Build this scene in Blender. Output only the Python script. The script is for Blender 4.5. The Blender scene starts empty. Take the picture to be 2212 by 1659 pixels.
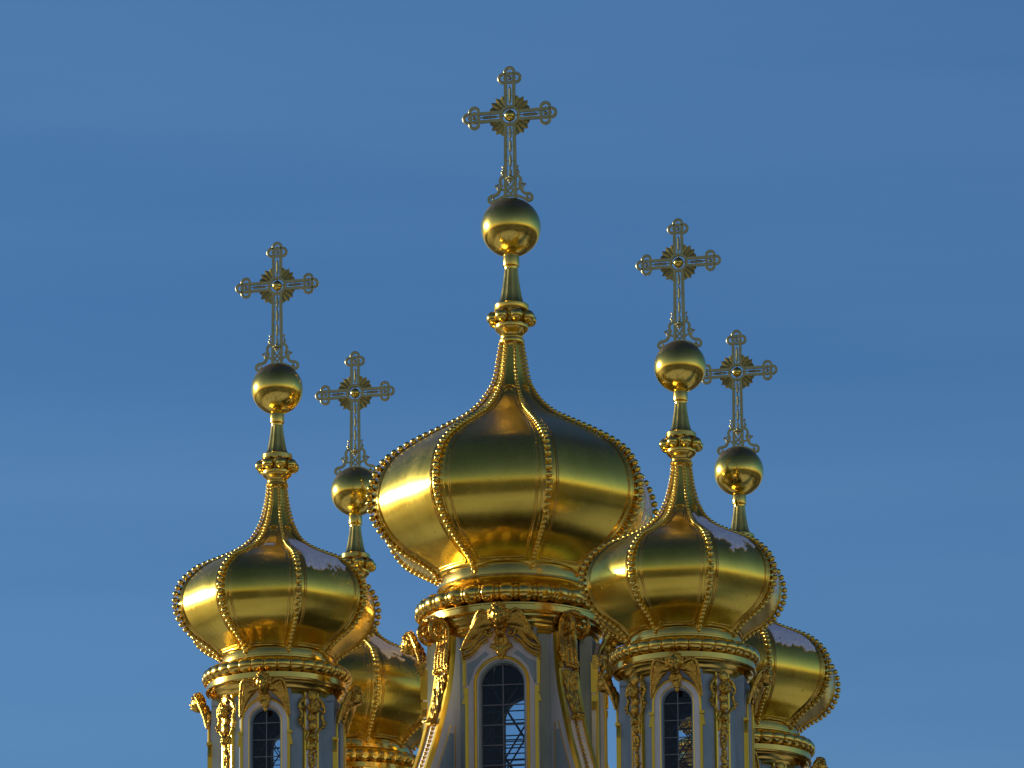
import bpy, bmesh, math, random
from mathutils import Vector, Matrix, noise

R = math.radians
pi = math.pi
sin, cos, sqrt = math.sin, math.cos, math.sqrt
rnd = random.Random(7)
scene = bpy.context.scene
COL = scene.collection

# ------------------------------------------------------------------ survey
PPM = 110.0                       # survey units per metre at the central orb
FOC = 15970.6                     # focal length in survey units (picture 2212 wide)
E0 = 0.274508                     # camera pitch
CAMZ = 1.6
DIST = ((FOC - 4655.83 * sin(E0)) / cos(E0)) / PPM
ROT = R(-8.5)                     # plan rotation of the church
HALF = 427.457 / PPM
PT = R(-9.761)
ROLL = 0.0084096


def plan(u, v):
    return (HALF * (u * cos(PT) - v * sin(PT)), HALF * (u * sin(PT) + v * cos(PT)))


class Conv:
    """Survey heights and radii of one tower turned into metres."""
    def __init__(self, Y, dy=0.0):
        self.Yh = Y + DIST
        self.dy = dy

    def z(self, y):
        return CAMZ + self.Yh * math.tan(E0 - math.atan((y + self.dy - 829.5) / FOC))

    def s(self, y):
        return (self.Yh * cos(E0) + (self.z(y) - CAMZ) * sin(E0)) / FOC

    def kz(self, y):
        return (self.z(y - 5) - self.z(y + 5)) / 10 / self.s(y)


# ------------------------------------------------------------------ materials
def new_mat(name):
    m = bpy.data.materials.new(name)
    m.use_nodes = True
    nt = m.node_tree
    return m, nt, nt.nodes['Principled BSDF']


def N(nt, typ, **kw):
    n = nt.nodes.new(typ)
    for k, v in kw.items():
        if k in n.inputs:
            n.inputs[k].default_value = v
        else:
            setattr(n, k, v)
    return n


def ramp(nt, fac, stops):
    n = nt.nodes.new('ShaderNodeValToRGB')
    el = n.color_ramp.elements
    while len(el) > 1:
        el.remove(el[0])
    el[0].position, el[0].color = stops[0][0], stops[0][1]
    for p, c in stops[1:]:
        e = el.new(p)
        e.color = c
    nt.links.new(fac, n.inputs['Fac'])
    return n


def gold(name, c1, c2, r1, r2, scale=3.0, stretch=(1, 1, 1), bump=0.1, bscale=30, bdist=0.004, grime=0.0, top_grime=0.0):
    m, nt, b = new_mat(name)
    tc = N(nt, 'ShaderNodeTexCoord')
    mp = N(nt, 'ShaderNodeMapping')
    mp.inputs['Scale'].default_value = stretch
    nt.links.new(tc.outputs['Object'], mp.inputs['Vector'])
    oi = N(nt, 'ShaderNodeObjectInfo')            # every gilded piece weathers differently
    om = N(nt, 'ShaderNodeMath', operation='MULTIPLY')
    om.inputs[1].default_value = 37.0
    nt.links.new(oi.outputs['Random'], om.inputs[0])
    nt.links.new(om.outputs[0], mp.inputs['Location'])
    n1 = N(nt, 'ShaderNodeTexNoise', Scale=scale, Detail=8.0, Roughness=0.62)
    nt.links.new(mp.outputs['Vector'], n1.inputs['Vector'])
    cr = ramp(nt, n1.outputs['Fac'], [(0.3, (*c1, 1)), (0.7, (*c2, 1))])
    colour = cr.outputs['Color']
    rr = N(nt, 'ShaderNodeMapRange')
    rr.inputs['From Min'].default_value = 0.25
    rr.inputs['From Max'].default_value = 0.75
    rr.inputs['To Min'].default_value = r1
    rr.inputs['To Max'].default_value = r2
    nt.links.new(n1.outputs['Fac'], rr.inputs['Value'])
    rough = rr.outputs['Result']
    if grime > 0:
        n3 = N(nt, 'ShaderNodeTexNoise', Scale=scale * 4.5, Detail=10.0, Roughness=0.75)
        nt.links.new(tc.outputs['Object'], n3.inputs['Vector'])
        g = ramp(nt, n3.outputs['Fac'], [(0.60, (0, 0, 0, 1)), (0.74, (1, 1, 1, 1))])
        fac = N(nt, 'ShaderNodeMath', operation='MULTIPLY')
        fac.inputs[1].default_value = grime
        nt.links.new(g.outputs['Color'], fac.inputs[0])
        mx = N(nt, 'ShaderNodeMix', data_type='RGBA')
        nt.links.new(fac.outputs[0], mx.inputs['Factor'])
        nt.links.new(colour, mx.inputs['A'])
        mx.inputs['B'].default_value = (0.16, 0.10, 0.05, 1)
        colour = mx.outputs['Result']
        ad = N(nt, 'ShaderNodeMath', operation='MULTIPLY_ADD')
        ad.inputs[1].default_value = 0.3
        nt.links.new(fac.outputs[0], ad.inputs[0])
        nt.links.new(rough, ad.inputs[2])
        rough = ad.outputs[0]
    if top_grime > 0:                 # weathered, frosted upper side
        ge = N(nt, 'ShaderNodeNewGeometry')
        sx = N(nt, 'ShaderNodeSeparateXYZ')
        nt.links.new(ge.outputs['Normal'], sx.inputs[0])
        n4 = N(nt, 'ShaderNodeTexNoise', Scale=7.0, Detail=8.0, Roughness=0.7)
        nt.links.new(tc.outputs['Object'], n4.inputs['Vector'])
        a = N(nt, 'ShaderNodeMath', operation='MULTIPLY_ADD')
        a.inputs[1].default_value = 0.9
        nt.links.new(n4.outputs['Fac'], a.inputs[0])
        nt.links.new(sx.outputs['Z'], a.inputs[2])
        g2 = ramp(nt, a.outputs[0], [(0.86, (0, 0, 0, 1)), (1.0, (1, 1, 1, 1))])
        f2 = N(nt, 'ShaderNodeMath', operation='MULTIPLY')
        f2.inputs[1].default_value = top_grime
        nt.links.new(g2.outputs['Color'], f2.inputs[0])
        mx = N(nt, 'ShaderNodeMix', data_type='RGBA')
        nt.links.new(f2.outputs[0], mx.inputs['Factor'])
        nt.links.new(colour, mx.inputs['A'])
        mx.inputs['B'].default_value = (0.24, 0.19, 0.15, 1)
        colour = mx.outputs['Result']
        ad = N(nt, 'ShaderNodeMath', operation='MULTIPLY_ADD')
        ad.inputs[1].default_value = 0.3
        nt.links.new(f2.outputs[0], ad.inputs[0])
        nt.links.new(rough, ad.inputs[2])
        rough = ad.outputs[0]
    nt.links.new(colour, b.inputs['Base Color'])
    nt.links.new(rough, b.inputs['Roughness'])
    b.inputs['Metallic'].default_value = 1.0
    n2 = N(nt, 'ShaderNodeTexNoise', Scale=bscale, Detail=5.0, Roughness=0.6)
    nt.links.new(mp.outputs['Vector'], n2.inputs['Vector'])
    bp = N(nt, 'ShaderNodeBump', Strength=bump, Distance=bdist)
    nt.links.new(n2.outputs['Fac'], bp.inputs['Height'])
    nt.links.new(bp.outputs['Normal'], b.inputs['Normal'])
    return m


G1, G2 = (0.80, 0.52, 0.15), (0.90, 0.64, 0.22)
M = {}
M['sheet'] = gold('gilded_sheet', (0.72, 0.51, 0.065), (0.90, 0.67, 0.105), 0.17, 0.30, 1.3, (1, 1, 0.5), 0.30, 8, 0.006, 0.5, 0.30)
M['bead'] = gold('gilded_bead', (0.74, 0.50, 0.09), (0.90, 0.66, 0.14), 0.14, 0.26, 6, (1, 1, 1), 0.08, 30, 0.002, 0.25)
M['mould'] = gold('gilded_moulding', (0.68, 0.44, 0.085), (0.82, 0.57, 0.12), 0.12, 0.24, 3, (1, 1, 1), 0.12, 14, 0.004, 0.45)
M['carved'] = gold('gilded_carving', (0.42, 0.23, 0.04), (0.80, 0.50, 0.08), 0.18, 0.34, 7, (1, 1, 1), 0.45, 24, 0.012, 0.5)
M['orb'] = gold('gilded_orb', (0.74, 0.52, 0.09), (0.86, 0.63, 0.13), 0.15, 0.23, 3, (1, 1, 1), 0.14, 8, 0.005, 0.35, 0.6)
M['cross'] = gold('gilded_cross_plate', (0.42, 0.37, 0.16), (0.56, 0.49, 0.23), 0.32, 0.46, 6, (1, 1, 1), 0.15, 20, 0.002, 0.3)
M['paintgold'] = gold('gilded_rim', (0.80, 0.50, 0.05), (0.90, 0.60, 0.08), 0.28, 0.40, 4, (1, 1, 1), 0.15, 20, 0.003, 0.3)


def paint(name, c1, c2, rough=0.65, scale=2.0, streak=True):
    m, nt, b = new_mat(name)
    tc = N(nt, 'ShaderNodeTexCoord')
    mp = N(nt, 'ShaderNodeMapping')
    mp.inputs['Scale'].default_value = (1, 1, 0.35) if streak else (1, 1, 1)
    nt.links.new(tc.outputs['Object'], mp.inputs['Vector'])
    n1 = N(nt, 'ShaderNodeTexNoise', Scale=scale, Detail=9.0, Roughness=0.65)
    nt.links.new(mp.outputs['Vector'], n1.inputs['Vector'])
    cr = ramp(nt, n1.outputs['Fac'], [(0.3, (*c1, 1)), (0.7, (*c2, 1))])
    nt.links.new(cr.outputs['Color'], b.inputs['Base Color'])
    b.inputs['Roughness'].default_value = rough
    n2 = N(nt, 'ShaderNodeTexNoise', Scale=25.0, Detail=6.0)
    nt.links.new(tc.outputs['Object'], n2.inputs['Vector'])
    bp = N(nt, 'ShaderNodeBump', Strength=0.25, Distance=0.004)
    nt.links.new(n2.outputs['Fac'], bp.inputs['Height'])
    nt.links.new(bp.outputs['Normal'], b.inputs['Normal'])
    return m


M['blue'] = paint('azure_plaster', (0.24, 0.34, 0.38), (0.44, 0.53, 0.57))
M['white'] = paint('white_plaster', (0.64, 0.62, 0.60), (0.86, 0.84, 0.82))
M['inner'] = paint('interior_shade', (0.016, 0.018, 0.030), (0.03, 0.034, 0.045))  # near-black: the shade of the interior is put into the colour
M['bar'] = paint('glazing_bar_paint', (0.16, 0.17, 0.19), (0.24, 0.25, 0.27), 0.5, 8)
M['iron'] = paint('brace_iron', (0.03, 0.04, 0.06), (0.05, 0.06, 0.08), 0.5, 8)
M['roof'] = paint('roof_metal', (0.05, 0.045, 0.04), (0.10, 0.085, 0.07), 0.5, 1.0)
M['paving'] = paint('courtyard_paving', (0.06, 0.052, 0.045), (0.11, 0.095, 0.08), 0.85, 0.2, False)
M['wood'] = paint('bare_wood', (0.018, 0.017, 0.014), (0.05, 0.045, 0.035), 0.9, 0.05, False)


def glass():
    m = bpy.data.materials.new('window_glass')
    m.use_nodes = True
    nt = m.node_tree
    nt.nodes.clear()
    out = N(nt, 'ShaderNodeOutputMaterial')
    tr = N(nt, 'ShaderNodeBsdfTransparent')
    tr.inputs['Color'].default_value = (0.86, 0.92, 0.97, 1)
    gl = N(nt, 'ShaderNodeBsdfGlossy', Roughness=0.05)
    lw = N(nt, 'ShaderNodeFresnel', IOR=1.5)
    mx = N(nt, 'ShaderNodeMixShader')
    nt.links.new(lw.outputs[0], mx.inputs[0])
    nt.links.new(tr.outputs[0], mx.inputs[1])
    nt.links.new(gl.outputs[0], mx.inputs[2])
    nt.links.new(mx.outputs[0], out.inputs['Surface'])
    return m


M['glass'] = glass()


def snow():
    m, nt, b = new_mat('old_snow')
    tc = N(nt, 'ShaderNodeTexCoord')
    n1 = N(nt, 'ShaderNodeTexNoise', Scale=9.0, Detail=9.0, Roughness=0.7)
    nt.links.new(tc.outputs['Object'], n1.inputs['Vector'])
    cr = ramp(nt, n1.outputs['Fac'], [(0.28, (0.70, 0.68, 0.72, 1)), (0.6, (0.92, 0.91, 0.94, 1))])
    nt.links.new(cr.outputs['Color'], b.inputs['Base Color'])
    b.inputs['Roughness'].default_value = 0.8
    n2 = N(nt, 'ShaderNodeTexNoise', Scale=22.0, Detail=8.0, Roughness=0.7)
    nt.links.new(tc.outputs['Object'], n2.inputs['Vector'])
    bp = N(nt, 'ShaderNodeBump', Strength=0.8, Distance=0.03)
    nt.links.new(n2.outputs['Fac'], bp.inputs['Height'])
    nt.links.new(bp.outputs['Normal'], b.inputs['Normal'])
    return m


M['snow'] = snow()


def ground_mat():
    m, nt, b = new_mat('snowy_park')
    tc = N(nt, 'ShaderNodeTexCoord')
    n1 = N(nt, 'ShaderNodeTexNoise', Scale=0.02, Detail=9.0, Roughness=0.6)
    nt.links.new(tc.outputs['Object'], n1.inputs['Vector'])
    cr = ramp(nt, n1.outputs['Fac'], [(0.50, (0.06, 0.052, 0.04, 1)), (0.66, (0.60, 0.60, 0.62, 1))])
    nt.links.new(cr.outputs['Color'], b.inputs['Base Color'])
    b.inputs['Roughness'].default_value = 0.8
    return m


M['ground'] = ground_mat()


def yard_mat():
    m, nt, b = new_mat('trodden_snow')
    tc = N(nt, 'ShaderNodeTexCoord')
    n1 = N(nt, 'ShaderNodeTexNoise', Scale=0.07, Detail=10.0, Roughness=0.7)
    nt.links.new(tc.outputs['Object'], n1.inputs['Vector'])
    cr = ramp(nt, n1.outputs['Fac'], [(0.38, (0.10, 0.085, 0.07, 1)), (0.50, (0.84, 0.83, 0.84, 1))])
    nt.links.new(cr.outputs['Color'], b.inputs['Base Color'])
    b.inputs['Roughness'].default_value = 0.8
    return m


M['yard'] = yard_mat()


# ------------------------------------------------------------------ mesh builder
class MB:
    def __init__(self):
        self.v, self.f = [], []
        self.M = Matrix.Identity(4)

    def add(self, vs, fs):
        o = len(self.v)
        self.v += [tuple(self.M @ Vector(p)) for p in vs]
        self.f += [tuple(i + o for i in f) for f in fs]

    def grid(self, rows, closed=False, cap0=False, cap1=False):
        n = len(rows[0])
        vs = [p for r in rows for p in r]
        fs = []
        for i in range(len(rows) - 1):
            for j in range(n if closed else n - 1):
                k = (j + 1) % n
                fs.append((i * n + j, i * n + k, (i + 1) * n + k, (i + 1) * n + j))
        if cap0:
            fs.append(tuple(range(n - 1, -1, -1)))
        if cap1:
            fs.append(tuple((len(rows) - 1) * n + j for j in range(n)))
        self.add(vs, fs)

    def lathe(self, prof, n=64, mod=None):
        rows = []
        for r, z in prof:
            row = []
            for j in range(n):
                a = 2 * pi * j / n
                q = r * (mod(a, z) if mod else 1)
                row.append((q * sin(a), -q * cos(a), z))
            rows.append(row)
        self.grid(rows, True)

    def ell(self, c, r, rot=None, nu=12, nv=8):
        if not hasattr(r, '__len__'):
            r = (r, r, r)
        m = rot.to_3x3() if rot else Matrix.Identity(3)
        vs = [Vector((0, 0, 1))]
        for i in range(1, nv):
            t = pi * i / nv
            for j in range(nu):
                a = 2 * pi * j / nu
                vs.append(Vector((sin(t) * cos(a), sin(t) * sin(a), cos(t))))
        vs.append(Vector((0, 0, -1)))
        fs = [(0, 1 + j, 1 + (j + 1) % nu) for j in range(nu)]
        for i in range(nv - 2):
            for j in range(nu):
                a, b = 1 + i * nu + j, 1 + i * nu + (j + 1) % nu
                fs.append((a, a + nu, b + nu, b))
        o = 1 + (nv - 2) * nu
        e = len(vs) - 1
        fs += [(o + j, e, o + (j + 1) % nu) for j in range(nu)]
        c = Vector(c)
        self.add([c + m @ Vector((p.x * r[0], p.y * r[1], p.z * r[2])) for p in vs], fs)

    def box(self, c, h, rot=None):
        m = rot.to_3x3() if rot else Matrix.Identity(3)
        vs = [Vector(c) + m @ Vector((x * h[0], y * h[1], z * h[2])) for x in (-1, 1) for y in (-1, 1) for z in (-1, 1)]
        self.add(vs, [(0, 1, 3, 2), (4, 6, 7, 5), (0, 4, 5, 1), (2, 3, 7, 6), (0, 2, 6, 4), (1, 5, 7, 3)])

    def tube(self, path, rad, n=8, closed=False, flat=1.0):
        P = [Vector(p) for p in path]
        m = len(P)
        rows = []
        up = None
        for i, p in enumerate(P):
            if closed:
                t = P[(i + 1) % m] - P[i - 1]
            else:
                t = P[min(i + 1, m - 1)] - P[max(i - 1, 0)]
            t.normalize()
            if up is None:
                up = Vector((0, 1, 0)) if abs(t.y) < 0.9 else Vector((1, 0, 0))
            a = (up - t * up.dot(t))
            a.normalize()
            up = a
            b = t.cross(a)
            r = rad[i] if hasattr(rad, '__len__') else rad
            rows.append([p + (a * cos(2 * pi * j / n) * flat + b * sin(2 * pi * j / n)) * r for j in range(n)])
        if closed:
            rows.append(rows[0])
        self.grid(rows, True, not closed, not closed)

    def ribbon(self, path, w, t, y=0.0):
        """flat bar (rectangular section) following an xz path"""
        P = [Vector((p[0], y, p[1])) for p in path]
        rows = []
        for i, p in enumerate(P):
            d = P[min(i + 1, len(P) - 1)] - P[max(i - 1, 0)]
            d.normalize()
            nrm = Vector((-d.z, 0, d.x))
            ww = w[i] if hasattr(w, '__len__') else w
            a, b = p + nrm * ww / 2, p - nrm * ww / 2
            q = Vector((0, t / 2, 0))
            rows.append([a - q, b - q, b + q, a + q])
        self.grid(rows, True, True, True)

    def annulus(self, c, ro, ri, t, n=32, a0=0.0, a1=2 * pi):
        rows = []
        full = abs(a1 - a0 - 2 * pi) < 1e-6
        for i in range(n + 1):
            a = a0 + (a1 - a0) * i / n
            dx, dz = cos(a), sin(a)
            e = min(0.8, (ro - ri) * 0.15)
            sec = [(ri + e, -t / 2), (ro - e, -t / 2), (ro, -t / 2 + e), (ro, t / 2 - e), (ro - e, t / 2), (ri + e, t / 2), (ri, t / 2 - e), (ri, -t / 2 + e)]
            rows.append([(c[0] + r * dx, c[1] + y, c[2] + r * dz) for r, y in sec])
        self.grid(rows, True, not full, not full)

    def build(self, name, mat, parent=None, angle=35, recalc=True):
        me = bpy.data.meshes.new(name)
        me.from_pydata(self.v, [], self.f)
        bm = bmesh.new()
        bm.from_mesh(me)
        if recalc:
            bmesh.ops.remove_doubles(bm, verts=bm.verts, dist=1e-6)
            bmesh.ops.recalc_face_normals(bm, faces=bm.faces)
        for f in bm.faces:
            f.smooth = True
        bm.to_mesh(me)
        bm.free()
        me.set_sharp_from_angle(angle=R(angle))
        me.materials.append(M[mat])
        o = bpy.data.objects.new(name, me)
        COL.objects.link(o)
        if parent:
            o.parent = parent
        return o

    def sculpt(self, name, mat, parent, voxel, noise_amp=0.0, noise_scale=10.0):
        """fuse overlapping forms into one carved surface"""
        me = bpy.data.meshes.new('tmp')
        me.from_pydata(self.v, [], self.f)
        bm = bmesh.new()
        bm.from_mesh(me)
        bmesh.ops.recalc_face_normals(bm, faces=bm.faces)
        bm.to_mesh(me)
        bm.free()
        ob = bpy.data.objects.new('tmp', me)
        COL.objects.link(ob)
        md = ob.modifiers.new('r', 'REMESH')
        md.mode = 'VOXEL'
        md.voxel_size = voxel
        dg = bpy.context.evaluated_depsgraph_get()
        nm = bpy.data.meshes.new_from_object(ob.evaluated_get(dg))
        bpy.data.objects.remove(ob)
        bpy.data.meshes.remove(me)
        nm.name = name
        if noise_amp:
            nor = [v.normal.copy() for v in nm.vertices]
            pos = [v.co.copy() for v in nm.vertices]
            flat = []
            for p, q in zip(pos, nor):
                flat += list(p + q * (noise.noise(p * noise_scale) * noise_amp))
            nm.vertices.foreach_set('co', flat)
            nm.update()
        for p in nm.polygons:
            p.use_smooth = True
        nm.materials.clear()
        nm.materials.append(M[mat])
        o = bpy.data.objects.new(name, nm)
        COL.objects.link(o)
        o.parent = parent
        return o


def tag(o, label=None, cat=None, group=None, kind=None):
    for k, v in (('label', label), ('category', cat), ('group', group), ('kind', kind)):
        if v:
            o[k] = v
    return o


def copy_tree(o, parent=None, coll=COL):
    c = o.copy()
    coll.objects.link(c)
    c.parent = parent
    for ch in list(o.children):
        copy_tree(ch, c)
    return c


def spin(o, az):
    """copy of a part (with its sub-parts) turned about the tower axis"""
    c = copy_tree(o, o.parent)
    c.rotation_euler.z = az
    return c


def catmull(pts, n):
    """resample polyline of (a,b) tuples through a Catmull-Rom curve, even arc length"""
    P = [Vector(p) for p in pts]
    out = []
    for i in range(len(P) - 1):
        p0, p1, p2, p3 = P[max(i - 1, 0)], P[i], P[i + 1], P[min(i + 2, len(P) - 1)]
        for k in range(12):
            t = k / 12
            out.append(0.5 * ((2 * p1) + (p2 - p0) * t + (2 * p0 - 5 * p1 + 4 * p2 - p3) * t * t + (3 * p1 - p0 - 3 * p2 + p3) * t ** 3))
    out.append(P[-1])
    L = [0]
    for a, b in zip(out, out[1:]):
        L.append(L[-1] + (b - a).length)
    res, j = [], 0
    for k in range(n + 1):
        d = L[-1] * k / n
        while j < len(L) - 2 and L[j + 1] < d:
            j += 1
        t = (d - L[j]) / max(1e-9, L[j + 1] - L[j])
        res.append(out[j].lerp(out[j + 1], min(1, max(0, t))))
    return res


def interp(tab, x):
    if x <= tab[0][0]:
        return tab[0][1]
    for (a, b), (c, d) in zip(tab, tab[1:]):
        if x <= c:
            return b + (d - b) * (x - a) / (c - a)
    return tab[-1][1]


def smooth_tab(tab, it=2):
    for _ in range(it):
        t2 = [tab[0]]
        for i in range(1, len(tab) - 1):
            t2.append((tab[i][0], 0.25 * tab[i - 1][1] + 0.5 * tab[i][1] + 0.25 * tab[i + 1][1]))
        tab = t2 + [tab[-1]]
    return tab


# ------------------------------------------------------------------ tower specifications (survey units)
BIG = dict(
    dy=0.0,
    axis_x=1104, orb=(492, 65), cross_y=249.9, cross_k=1.0,
    fin=lambda y: y, fr=1.0,
    dome=[(745, 26), (776, 31), (812, 38), (834, 45), (849, 53.5), (868, 66), (887, 84), (906, 109), (922, 138), (938, 170), (952, 196), (966, 220), (980, 243),
          (994, 265), (1008, 282), (1023, 294), (1040, 304.5), (1058, 312), (1076, 317.5), (1094, 320), (1111, 319.5), (1128, 315.5), (1145, 308.5), (1160, 299),
          (1174, 289), (1188, 276), (1202, 257), (1214, 235), (1226, 212), (1237, 191), (1247, 177), (1257, 170), (1270, 168)],
    br=[(745, 3.6), (850, 4.1), (900, 5.0), (940, 6.6), (975, 7.4), (1130, 7.4), (1180, 6.2), (1210, 5.2), (1250, 4.6), (1270, 4.2)],
    panel_lo=1246, panel_hi=846,
    base=[(161, 1252), (163, 1256), (163, 1276), (166, 1278), (166.5, 1281), (164, 1283), (166, 1287), (170, 1293), (177, 1299), (186, 1304), (191, 1306)],
    ring=(1326, 197, 20, 32, True),
    corn=[(188, 1340), (198, 1347), (201, 1348.5), (201, 1351), (198.5, 1352), (198.5, 1363), (201.5, 1364.5), (201, 1366.5), (194, 1368), (192, 1370), (192, 1374), (188, 1377), (184, 1382),
          (184, 1385), (180, 1388), (177, 1393), (176, 1397), (171, 1400), (170, 1405), (164, 1407)],
    drum_top=1398, drum_r=166, wall=15, plate=180, plate_hw=74, ow=47, spring=1518, sill=1800, base_y=2100,
)
SMALL = dict(
    dy=-4.27,
    axis_x=598, orb=(840.5, 56), cross_y=617.5, cross_k=0.885,
    fin=lambda y: 896.5 + (y - 554) * 0.823, fr=0.875,
    dome=[(1053, 20.7), (1092, 26.6), (1110, 30.6), (1127, 35.5), (1143, 42.4), (1160, 51.3), (1175, 64.2), (1188, 80.9), (1199, 99.7), (1208, 120.4), (1216, 137.2), (1224, 155.0), (1234, 174.7),
          (1248, 193.5), (1261, 206.3), (1274, 215.7), (1288, 221.6), (1302, 225.0), (1318, 226.0), (1334, 223.1), (1349, 216.6), (1364, 207.8), (1377, 196.4), (1389, 179.6), (1399, 160.9),
          (1409, 146.1), (1418, 135.2), (1426, 128.3), (1437, 125.3)],
    br=[(1053, 3.3), (1165, 3.7), (1195, 4.4), (1225, 5.4), (1255, 6.4), (1345, 6.4), (1375, 5.6), (1405, 4.8), (1430, 4.0)],
    panel_lo=1419, panel_hi=1148,
    base=[(121, 1424), (123, 1428), (123, 1440), (126, 1442), (126, 1445), (124, 1447), (126, 1450), (131, 1454), (139, 1458), (143, 1460)],
    ring=(1468, 148, 15.5, 34, False),
    corn=[(142, 1478), (150, 1483.5), (152, 1485), (152, 1496), (154, 1498), (153, 1500), (147, 1502), (146, 1505), (143, 1508), (140, 1512), (139, 1515), (136, 1518), (134, 1521), (129, 1524), (124, 1526)],
    drum_top=1518, drum_r=125, wall=12, plate=134, plate_hw=53, ow=31.5, spring=1590, sill=1830, base_y=1950,
)


def rim_scale(t, k=0.22):
    """octagon / circle blend of a dome section, t = angle from gore centre, corner = 1"""
    return (1 - k) * cos(pi / 8) / cos(t) + k


class Tower:
    def __init__(self, spec, X, Y, name, zroof):
        self.sp, self.cv = spec, Conv(Y, spec['dy'])
        self.zr = zroof
        o = bpy.data.objects.new(name, None)
        COL.objects.link(o)
        o.location = (X, Y, zroof)
        o.rotation_euler.z = ROT
        o.empty_display_size = 0.5
        self.root = o

    def P(self, r, y):
        return (r * self.cv.s(y), self.cv.z(y) - self.zr)

    def prof(self, pts):
        return [self.P(r, y) for r, y in pts]

    # frame for relief work: local x = tangent, -y = outward, z = up; unit = survey unit
    def frame(self, az, dist, y):
        s = self.cv.s(y)
        m = Matrix.Rotation(az, 4, 'Z') @ Matrix.Translation((0, -dist * s, self.cv.z(y) - self.zr)) @ Matrix.Scale(s, 4)
        return m


def make_cross(T):
    sp, cv = T.sp, T.cv
    yc = sp['cross_y']
    s = cv.s(yc) * sp['cross_k']
    kz = cv.kz(yc)
    Mx = Matrix.Translation((0, 0, cv.z(yc) - T.zr)) @ Matrix.Rotation(R(-13) - ROT, 4, 'Z') @ Matrix.Diagonal((s * 0.985, s, s, 1))
    K = kz
    ext = 0.0 if sp is BIG else 21.0      # longer shaft on the small crosses
    EX = (187 + ext) / 187

    def mb():
        b = MB()
        b.M = Mx
        return b
    b = mb()
    # paired bars
    for sx in (-1, 1):
        b.ribbon([(sx * 9.2, 20), (sx * 9.2, 76)], 7.2, 4.6)
        b.ribbon([(sx * 9.4, -20), (sx * 10.2, -100), (sx * 11.2, -187 - ext)], 7.4, 4.6)
        for sz in (-1, 1):
            b.ribbon([(sx * 20, sz * 9.0), (sx * 70, sz * 9.0)], 7.0, 4.6)
    b.annulus((0, 0, 0), 23.8, 16.8, 6.4, 40)

    def spindle(x0, z0, x1, z1, w=3.4):
        d = Vector((x1 - x0, 0, z1 - z0))
        L = d.length
        path, rad = [], []
        for t, r in ((-0.16, 0.9), (-0.08, 1.6), (-0.02, 0.9), (0.0, 1.6), (0.07, w), (0.5, w + 0.3), (0.93, w), (1.0, 1.6), (1.03, 0.9), (1.08, 1.5), (1.15, 0.9)):
            path.append(Vector((x0, 0, z0)) + d * t)
            rad.append(r)
        b.tube(path, rad, 8)
    spindle(0, 28, 0, 64)
    for z0, z1 in ((-25, -48), (-53, -78.5), (-84, -110), (-115, -132)):
        spindle(0, z0 * K * EX, 0, z1 * K * EX)
    for sx in (-1, 1):
        spindle(sx * 29, 0, sx * 62, 0, 3.0)
        b.tube([(sx * 45, 0, -9), (sx * 45, 0, 9)], 1.1, 6)
    for z in (46, -37 * K * EX, -66 * K * EX, -97 * K * EX):
        b.tube([(-10, 0, z), (10, 0, z)], 1.1, 6)
    cr = b.build('cross', 'cross', T.root, 30)
    # trefoil ends
    for ang, dd in ((0, 80), (90, 85.5), (180, 80)):
        t = mb()
        cx, cz = dd * cos(R(ang)), dd * sin(R(ang))
        t.annulus((cx, 0, cz), 13.2, 6.8, 5.8, 28)
        for k in (-90, 0, 90):
            a = R(ang + k)
            # open part of each lobe only
            t.annulus((cx + 13.6 * cos(a), 0, cz + 13.6 * sin(a)), 13.2, 6.5, 5.0, 24, a - R(122), a + R(122))
            t.ell((cx + 13.5 * cos(a), 0, cz + 13.5 * sin(a)), 1.9, None, 8, 6)
            t.tube([(cx + 4 * cos(a), 0, cz + 4 * sin(a)), (cx + 13 * cos(a), 0, cz + 13 * sin(a))], 0.8, 6)
        t.ell((cx, 0, cz), 4.6, None, 14, 10)
        t.build('trefoil_end', 'cross', cr, 30)
    # centre ball
    t = mb()
    t.ell((0, 0, 0), 12.8, None, 28, 18)
    for a in range(4):
        t.ell((15.4 * cos(a * pi / 2), 0, 15.4 * sin(a * pi / 2)), 2.4, None, 8, 6)
    t.build('centre_ball', 'orb', cr, 60)
    # pleated ray fans
    for q in range(4):
        t = mb()
        n = 9
        f1, f2, b1, b2 = [], [], [], []
        for i in range(n):
            a = R(q * 90 + 14 + 62 * i / (n - 1))
            tip = i % 2 == 1
            ro = (48, 52, 52, 48)[(i // 2) % 4] if tip else 44.5 if i not in (0, n - 1) else 46
            dy = -1.5 if tip else 1.5
            for lst, r, o in ((f1, 20, 0), (f2, ro, dy)):
                lst.append((r * cos(a), o - 0.6, r * sin(a)))
            for lst, r, o in ((b1, 20, 0), (b2, ro, dy)):
                lst.append((r * cos(a), o + 0.6, r * sin(a)))
        t.grid([f1, f2, b2, b1, f1])
        t.build('ray_fan', 'carvedplate', cr, 5)
    # scroll foot
    t = mb()

    def q(x, y):
        px, pz = (x - 850) * 0.0911 / 0.94, -((291.6 + 0.0911 * y) - 249.9) * K
        if ext:                       # the foot is as large on the small crosses
            return (px * 1.10, -206.5 * K + (pz + 187.5 * K) * 1.10)
        return (px, pz)
    A = [(975, 950), (1045, 985), (1085, 1050), (1080, 1120), (1055, 1175)]
    B = [(1050, 1165), (1082, 1240), (1108, 1310), (1150, 1375), (1220, 1408), (1290, 1415), (1338, 1460), (1348, 1520), (1312, 1568), (1255, 1565), (1228, 1515), (1260, 1480)]
    H = [(1050, 1185), (1130, 1160), (1160, 1150)]
    Lf = [(1130, 1300), (1140, 1235), (1180, 1190), (1215, 1195)]
    I = [(985, 1320), (1020, 1280), (1060, 1290)]
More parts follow.
